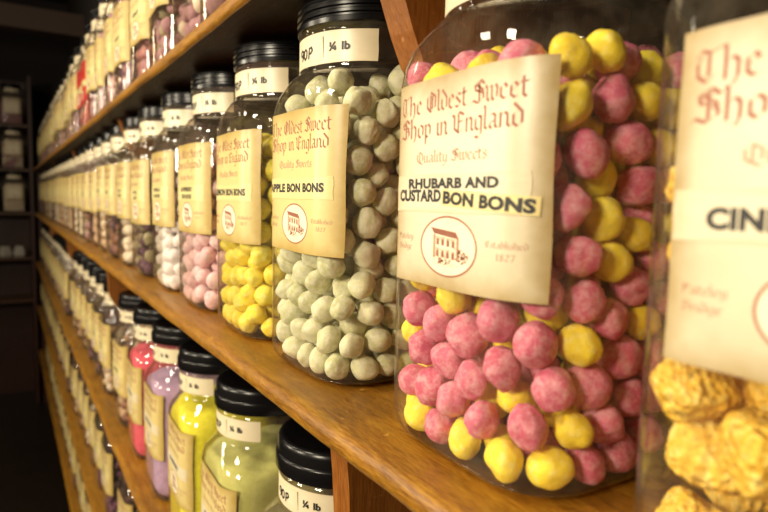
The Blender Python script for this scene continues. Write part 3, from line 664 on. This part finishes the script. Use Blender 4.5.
# 2 rhubarb and custard
j=jar(J(MIDC[1]),rz[1],'large glass jar of pink and yellow bon bons labelled rhubarb and custard',None,
    strip=[('RHUBARB AND',-.0325,.0328,.1308,.1358),('CUSTARD',-.0414,-.0055,.1246,.1306)])
lb=[c for c in j.children if c.name.startswith('paper_label')][0]
mb=MB(); uv={}; sheet(mb,EU-.0050,EU+.0505,.1215,.1292,.0007,24,4,0,on_body,uv,rot=-.058)
prints(mb,shift(font_polys('BON BONS',-.0262,.0262,-.0030,.0030),EU+.0226,.1253,-.062),.0010,1,on_body,uv)
link('name_strip',finish(mb,'bon_bons_strip',[M_stripy,M_black],uv),lb)
kp=kinds('rhubarb_bon_bon',S_pink); kc=kinds('custard_bon_bon',S_cust,dent=.30)
g=random.Random(5); pinky=[g.random()<.60 for _ in BON]
# every third of the colours follows the photograph only loosely: more yellow low down at the front
place_sweets(BON,J(MIDC[1]),rz[1],7,lambda i,p:('rhubarb_bon_bon',kp,'dusty pink rhubarb bon bon inside the rhubarb and custard jar','pink bon bons in the rhubarb and custard jar','sweet') if pinky[i] else
   ('custard_bon_bon',kc,'yellow custard bon bon inside the rhubarb and custard jar','yellow bon bons in the rhubarb and custard jar','sweet'),sc=1.0,top=.196)
# 3 apple, 4 lemon, 5 pink, 6 white: the nearest three hundred each on their own, the rest of the fill as one
def filled(k, name, meshes, lab, grp, fill_m, strip, jl, P=BON, flip=0, top=None, spap=M_stripy, papr=M_yellow, cap=300, **kw):
    jar(J(MIDC[k]),rz[k],jl,None,strip=strip,spap=spap,papr=papr,**kw)
    Q=[]
    for i,(x,y,z,r) in enumerate(P):
        if top and z>top: continue
        a,b=(-x if flip&1 else x),(-y if flip&2 else y)
        Q.append((min(b, -a*1.05, .115+ -z),i))     # near the front, near the +X side or near the top
    Q.sort(); keep={i for _,i in Q[:cap]}
    place_sweets(P,J(MIDC[k]),rz[k],flip,lambda i,p:(name,meshes,lab,grp,'sweet') if i in keep else None,top=top,sc=1.0)
    rest=np.array([P[i] for _,i in Q[cap:]])
    if len(rest): stuff(name+'_fill',merged('fill',rest,[fill_m],3,k,flip=flip),J(MIDC[k]),rz[k],'deeper layers of '+lab.split(' inside')[0]+'s behind the front ones in their jar','sweets')
ka=kinds('apple_bon_bon',S_appl); kl=kinds('lemon_bon_bon',S_lemn,dent=.1,flat=.95)
kr=kinds('raspberry_bon_bon',S_rasp,dent=.1,flat=.9,sub=3); kw_=kinds('white_bon_bon',S_whit,dent=.1,flat=.9,sub=3)
filled(2,'apple_bon_bon',ka,'pale green apple bon bon inside the apple bon bons jar','pale green bon bons in the apple jar',S_appl,[('APPLE BON BONS',-.0445,.0395,.1262,.1325)],'glass jar of pale green apple bon bons between the rhubarb and lemon jars',flip=2,lrot=-.012,ldz=.003)
filled(3,'lemon_bon_bon',kl,'bright yellow lemon bon bon inside the lemon bon bons jar','bright yellow bon bons in the lemon jar',S_lemn,[('LEMON BON BONS',-.0400,.0395,.1262,.1325)],'glass jar full of bright yellow lemon bon bons behind the apple jar',flip=3,top=.178)
filled(4,'raspberry_bon_bon',kr,'pale pink bon bon inside the jar behind the lemon one','pale pink bon bons in the raspberry jar',S_rasp,twol('RASPBERRY','BON BONS'),'glass jar of pale pink bon bons just behind the bright yellow lemon jar',P=BON,flip=1,top=.18,cap=260)
filled(5,'white_bon_bon',kw_,'white sugar dusted bon bon inside the jar behind the pale pink one','white bon bons in the jar behind the pale pink one',S_whit,twol('VANILLA','BON BONS'),'glass jar of white bon bons just behind the pale pink ones',P=BON,flip=0,top=.18,cap=240)

# fills of the blurred jars further off
def fm(n,a,b,d,**k): return sweet(n,a,b,d,**k)
F_purple=fm('dark_purple_sweets',(.05,.012,.03),(.14,.04,.09),(.40,.28,.30),d0=.55,d1=.95)
F_olive=fm('olive_wrapped_sweets',(.16,.13,.05),(.28,.22,.10),(.60,.52,.36))
F_brown=fm('brown_sweets',(.16,.055,.03),(.24,.09,.05),(.38,.22,.15))
F_cream=fm('cream_sweets',(.72,.58,.42),(.80,.68,.52),(.86,.78,.66))
F_tan=fm('tan_sweets',(.45,.26,.14),(.55,.34,.19),(.66,.50,.36))
F_mauve=fm('mauve_wrapped_sweets',(.34,.13,.17),(.48,.22,.26),(.72,.55,.55))
F_rose=fm('rose_wrapped_sweets',(.52,.17,.17),(.62,.26,.25),(.78,.58,.52))
F_red=fm('red_sweets',(.60,.015,.015),(.72,.03,.03),(.8,.15,.12),d0=.7,d1=1.)
F_green=fm('green_sweets',(.10,.35,.06),(.18,.48,.10),(.5,.65,.4),d0=.6,d1=.95)
_fl={}
def fill_mesh(ms, key, flip=0, top=None, w=None):
    k=(key,flip,top)
    if k not in _fl: _fl[k]=merged('fill',MID,ms,2,len(_fl)+3,sc=.90,flip=flip,top=top,weights=w,rough=.09)
    return _fl[k]
_mk={}
def front_sweets(mats, key, loc, r, flip, where, cap=42, top=None):
    """the sweets against the front and near side of a jar, each its own thing, and the rest of the fill as one"""
    if key not in _mk: _mk[key]=[blob_mesh('boiled_sweet',q*5+2,mats[q%len(mats)],sub=3,rough=.08) for q in range(4)]
    Q=[]
    for i,(x,y,z,rr) in enumerate(MID):
        a,b=(-x if flip&1 else x),(-y if flip&2 else y); Q.append((min(b,-a*1.05),i))
    Q.sort(); keep={i for _,i in Q[:cap]}
    place_sweets(MID,loc,r,flip,lambda i,p:('boiled_sweet',_mk[key],f'single {key} sweet inside the {where}',f'{key} sweets in the {where}','sweet') if i in keep else None,sc=.92)
    stuff('boiled_sweets',merged('fill',np.array([MID[i] for _,i in Q[cap:]]),mats,2,5,sc=.90,flip=flip),loc,r,f'deeper {key} sweets behind the front ones in the {where}','sweets')
ordn=['','first','second','third','fourth','fifth','sixth','seventh','eighth','ninth','tenth','eleventh','twelfth','thirteenth','fourteenth','fifteenth','sixteenth','seventeenth','eighteenth','nineteenth','twentieth','twenty-first','twenty-second','twenty-third','twenty-fourth','twenty-fifth','twenty-sixth','twenty-seventh','twenty-eighth','twenty-ninth','thirtieth','thirty-first','thirty-second']
kindsF=[('dark purple',[F_purple,F_olive],(6,1)),('cream',[F_cream],None),('dark brown',[F_brown,F_purple],(3,1)),('cream and tan',[F_cream,F_tan],None),('tan',[F_tan],None),('brown and mauve',[F_brown,F_mauve],None),('pale cream',[F_cream],None),('dark olive',[F_olive,F_brown],None)]
strips=[twol('LIQUORICE','TORPEDOES',.04,.04),one('CREAMS',-.02,.02),one('HUMBUGS',-.022,.022),twol('BUTTER','CANDY',.03,.03)]
s=.9955; n=6
while s<4.42:
    if not any(abs(s-d)<.078 for d in DIV[0]):
        n+=1; k=(n-7)%len(kindsF) if n<14 else rnd.choice([1,2,3,4,6,6,0])
        nm,ms,w=kindsF[k]
        loc=(-s,DC+rnd.uniform(-.002,.002),ZM); r=rnd.uniform(-.03,.03)
        jar(loc,r,f'glass jar of {nm} sweets, {ordn[n]} jar from the right on the middle shelf','sweet jars on the middle shelf',strip=strips[n%4],spap=M_stripy,papr=M_yellow,ldz=rnd.uniform(-.004,.004))
        if n<10: front_sweets(ms,nm,loc,r,n%4,f'{ordn[n]} jar from the right on the middle shelf')
        else: stuff('boiled_sweets',fill_mesh(ms,nm,flip=n%4,w=w),loc,r,f'{nm} sweets filling the {ordn[n]} jar from the right on the middle shelf','sweets')
        s+=.1515
    else: s+=.004
# ------------------------------------------------------------------ upper shelf
s=.44; n=0; ZU=H+T_UP
upk=[('mauve wrapped',[F_mauve,F_rose]),('rose',[F_rose,F_mauve]),('mauve and cream',[F_mauve,F_cream]),('mauve wrapped',[F_mauve]),('dark purple',[F_purple,F_mauve]),('olive and mauve',[F_olive,F_mauve]),('brown',[F_brown,F_mauve])]
while s<4.42:
    n+=1; red=abs(s-1.80)<.13
    nm,ms=('bright red',[F_red]) if red else upk[(n*3)%7 if n<12 else rnd.randrange(7)]
    loc=(-s,DC+rnd.uniform(-.004,.003),ZU); r=rnd.uniform(-.05,.05)
    jar(loc,r,f'glass jar of {nm} sweets, {ordn[n]} jar from the right on the upper shelf','sweet jars on the upper shelf',tall=True,
        strip=strips[n%4],spap=M_stripy,papr=M_redp if red else M_yellow,ldz=-.010+rnd.uniform(-.012,.012))
    if 2<=n<=5: front_sweets(ms,nm,loc,r,n%4,f'{ordn[n]} jar from the right on the upper shelf')
    else: stuff('wrapped_sweets',fill_mesh(ms,'u'+nm,flip=n%4),loc,r,f'{nm} sweets filling the {ordn[n]} jar from the right on the upper shelf','sweets')
    s+=.140
# ------------------------------------------------------------------ lower shelf: powders nearest, sweets further off
def powder(name,a,b): return sweet(name,a,b,[min(1,x*1.15+.04) for x in b],d0=.4,d1=.9,rough=.85)
PW=[('pale lilac',powder('pale_lilac_powder',(.56,.46,.46),(.62,.52,.52)),.150,'nearest jar under the middle shelf, its lid reaching the bottom edge of the picture'),
    ('greenish yellow',powder('green_yellow_powder',(.46,.44,.10),(.52,.50,.15)),.176,''),
    ('bright yellow',powder('bright_yellow_powder',(.70,.62,.015),(.78,.71,.03)),.182,''),
    ('lilac',powder('lilac_powder',(.42,.26,.42),(.48,.31,.48)),.172,''),
    ('crimson pink',powder('crimson_powder',(.62,.06,.10),(.70,.09,.14)),.178,'')]
SL=[.426,.598,.759,.9215,1.08]; ZL=H+T_LOW; lowt=['SHERBET','SHERBET','SHERBET','SHERBET','SHERBET']
for n,(s,(nm,m,top,_)) in enumerate(zip(SL,PW),1):
    loc=(-s,DC,ZL); r=rnd.uniform(-.03,.03)
    where={1:'nearest jar on the lower shelf',2:'second from the nearest on the lower shelf',3:'between the greenish and lilac ones',4:'on the lower shelf beside the bright yellow one',5:'on the lower shelf beyond the lilac one'}[n]
    jar(loc,r,f'glass jar of {nm} sherbet powder, {where}','sherbet jars on the lower shelf',tall=False,strip=one('SHERBET',-.024,.024),spap=M_strip,papr=M_yellow if n>1 else M_cream,tagrot=0)
    stuff('sherbet_powder',powder_mesh('powder',m,top,n),loc,r,f'{nm} sherbet powder filling its jar on the lower shelf','powder')
lowk=[('cream and tan',[F_cream,F_tan]),('olive',[F_olive,F_brown]),('dark brown',[F_brown,F_purple]),('tan',[F_tan,F_brown]),('dark purple',[F_purple])]
s=1.240; n=5
while s<4.4:
    if not any(abs(s-d)<.078 for d in DIV[1]):
        n+=1; nm,ms=lowk[(n*2+1)%5 if n<14 else rnd.randrange(5)]; loc=(-s,DC+rnd.uniform(-.003,.003),ZL); r=rnd.uniform(-.04,.04)
        jar(loc,r,f'glass jar of {nm} sweets, {ordn[n]} jar from the right on the lower shelf','sweet jars on the lower shelf',tall=False,strip=strips[n%4],spap=M_stripy,papr=M_yellow)
        stuff('boiled_sweets',fill_mesh(ms,'l'+nm,flip=n%4,top=.13),loc,r,f'{nm} sweets filling the {ordn[n]} jar from the right on the lower shelf','sweets'); s+=.149
    else: s+=.004
# ------------------------------------------------------------------ the two lowest shelves
for zt,nmz,s0,s1 in ((T_BOT,'fourth-down',.90,4.4),(T_FLOOR,'fifth-down',1.55,4.0)):
    s=s0; n=0
    while s<s1:
        if not any(abs(s-d)<.078 for d in DIV[2]):
            n+=1; nm,ms=lowk[rnd.randrange(5)]; loc=(-s,DC+rnd.uniform(-.003,.003),H+zt); r=rnd.uniform(-.04,.04)
            jar(loc,r,f'glass jar of {nm} sweets, {ordn[n]} jar from the right on the {nmz} shelf',f'sweet jars on the {nmz} shelf',tall=False,strip=strips[n%4],spap=M_stripy,papr=M_yellow)
            stuff('boiled_sweets',fill_mesh(ms,'l'+nm,flip=n%4,top=.13),loc,r,f'{nm} sweets filling the {ordn[n]} jar from the right on the {nmz} shelf','sweets'); s+=.15
        else: s+=.004
# ------------------------------------------------------------------ jars at the far end of the aisle (fronts face +X)
far=[(.1555,[('pale mauve',[F_cream,F_mauve],True),('green',[F_green,F_cream],True),('cream',[F_cream],True),('rose',[F_rose,F_cream],True)],'upper'),
     (-.125,[('cream',[F_cream,F_tan],True),('tan',[F_tan],True),('olive',[F_olive],True),('brown',[F_brown],True)],'middle'),
     (.437,[('mauve',[F_mauve],False),('brown',[F_brown],False),('cream',[F_cream],False)],'top')]
for z,row,nmz in far:
    for k,(nm,ms,tall) in enumerate(row):
        loc=(-4.62,.040-k*.150,H+z); wh=['rightmost','second from the right','third from the right','fourth from the right'][k]
        jar(loc,PI/2,f'far end glass jar of {nm} sweets, {wh} on the {nmz} shelf',f'jars on the {nmz} shelf at the far end',tall=tall,strip=None,papr=M_cream,ldz=.0,tagrot=-10)
        stuff('boiled_sweets',fill_mesh(ms,'f'+nm,top=.16 if tall else .13),loc,PI/2,f'{nm} sweets in the far end jar {wh} on the {nmz} shelf','sweets')
# small pale packets on the far unit's lower shelf
M_pack=plain('white_packet',(.42,.38,.32),.6)
def packet():
    mb=MB(); loft(mb,[(0,.026,.006),(.002,.030,.008),(.02,.034,.012),(.045,.032,.012),(.056,.026,.010),(.060,.022,.004),(.072,.024,.003)],32); return mb.mesh('sweet_packet',[M_pack])
pk=packet()
for k,(y,x) in enumerate([(.06,-4.60),(-.02,-4.59),(-.10,-4.62)]):
    o=link('sweet_packet',pk,None,(x,y,H-.419),(0,0,k*.4)); tag(o,'small white paper packet on the dark shelf at the far end of the aisle','packet','white packets at the far end')

# ------------------------------------------------------------------ light
def area(name,loc,target,size,power,col,sy=None):
    d=bpy.data.lights.new(name,'AREA'); d.shape='RECTANGLE' if sy else 'SQUARE'; d.size=size
    if sy: d.size_y=sy
    d.energy=power; d.color=col; o=bpy.data.objects.new(name,d); COL.objects.link(o); o.location=loc
    o.rotation_euler=(Vector(target)-Vector(loc)).to_track_quat('-Z','Y').to_euler(); return o
WARM=(1,.88,.66)
area('ceiling_lamp_light',(-.75,-1.10,2.60),(-.45,.2,1.35),.30,18,WARM)
area('ceiling_lamp_light',(-1.9,-1.10,2.60),(-1.7,.2,1.3),.30,7,WARM)
area('ceiling_lamp_light',(-3.3,-1.10,2.60),(-3.2,.2,1.3),.30,3,WARM)
area('wall_lamp_light',(.15,-1.45,H+.50),(-.35,.2,1.33),.34,26,WARM)
area('wall_lamp_light',(-.95,-1.60,H+.32),(-.5,.2,1.30),.30,15,WARM)
area('wall_lamp_light',(-2.0,-1.60,H+.25),(-.9,.2,1.25),.34,14,WARM)
w=bpy.data.worlds.new('world'); bpy.context.scene.world=w; w.use_nodes=True
w.node_tree.nodes['Background'].inputs[0].default_value=(.05,.035,.022,1); w.node_tree.nodes['Background'].inputs[1].default_value=.5

# ------------------------------------------------------------------ camera
R3=[[0.530235706022923,0.8475344168485254,0.02314105260359483],[-0.08909111973281218,0.02855309869369057,0.9956141285356201],[-0.8431564910757233,0.5299718226587319,-0.09064766265412236]]
cd=bpy.data.cameras.new('camera'); cam=bpy.data.objects.new('camera',cd); COL.objects.link(cam)
r,u,f=[Vector(a) for a in R3]; Mx=Matrix((r,u,-f)).transposed().to_4x4(); Mx.translation=Vector((0,0,H)); cam.matrix_world=Mx
cd.sensor_width=36; cd.lens=600/768*36; cd.clip_start=.01; cd.clip_end=50
cd.dof.use_dof=True; cd.dof.focus_distance=.385; cd.dof.aperture_fstop=8.0; cd.dof.aperture_blades=7
sc=bpy.context.scene; sc.camera=cam
sc.view_settings.view_transform='Standard'; sc.view_settings.look='None'; sc.view_settings.exposure=.08; sc.view_settings.gamma=1; sc.view_settings.use_curve_mapping=False
sc.cycles.transparent_max_bounces=48; sc.cycles.max_bounces=8; sc.cycles.diffuse_bounces=4; sc.cycles.glossy_bounces=4
sc.cycles.sample_clamp_indirect=4; sc.cycles.use_denoising=True
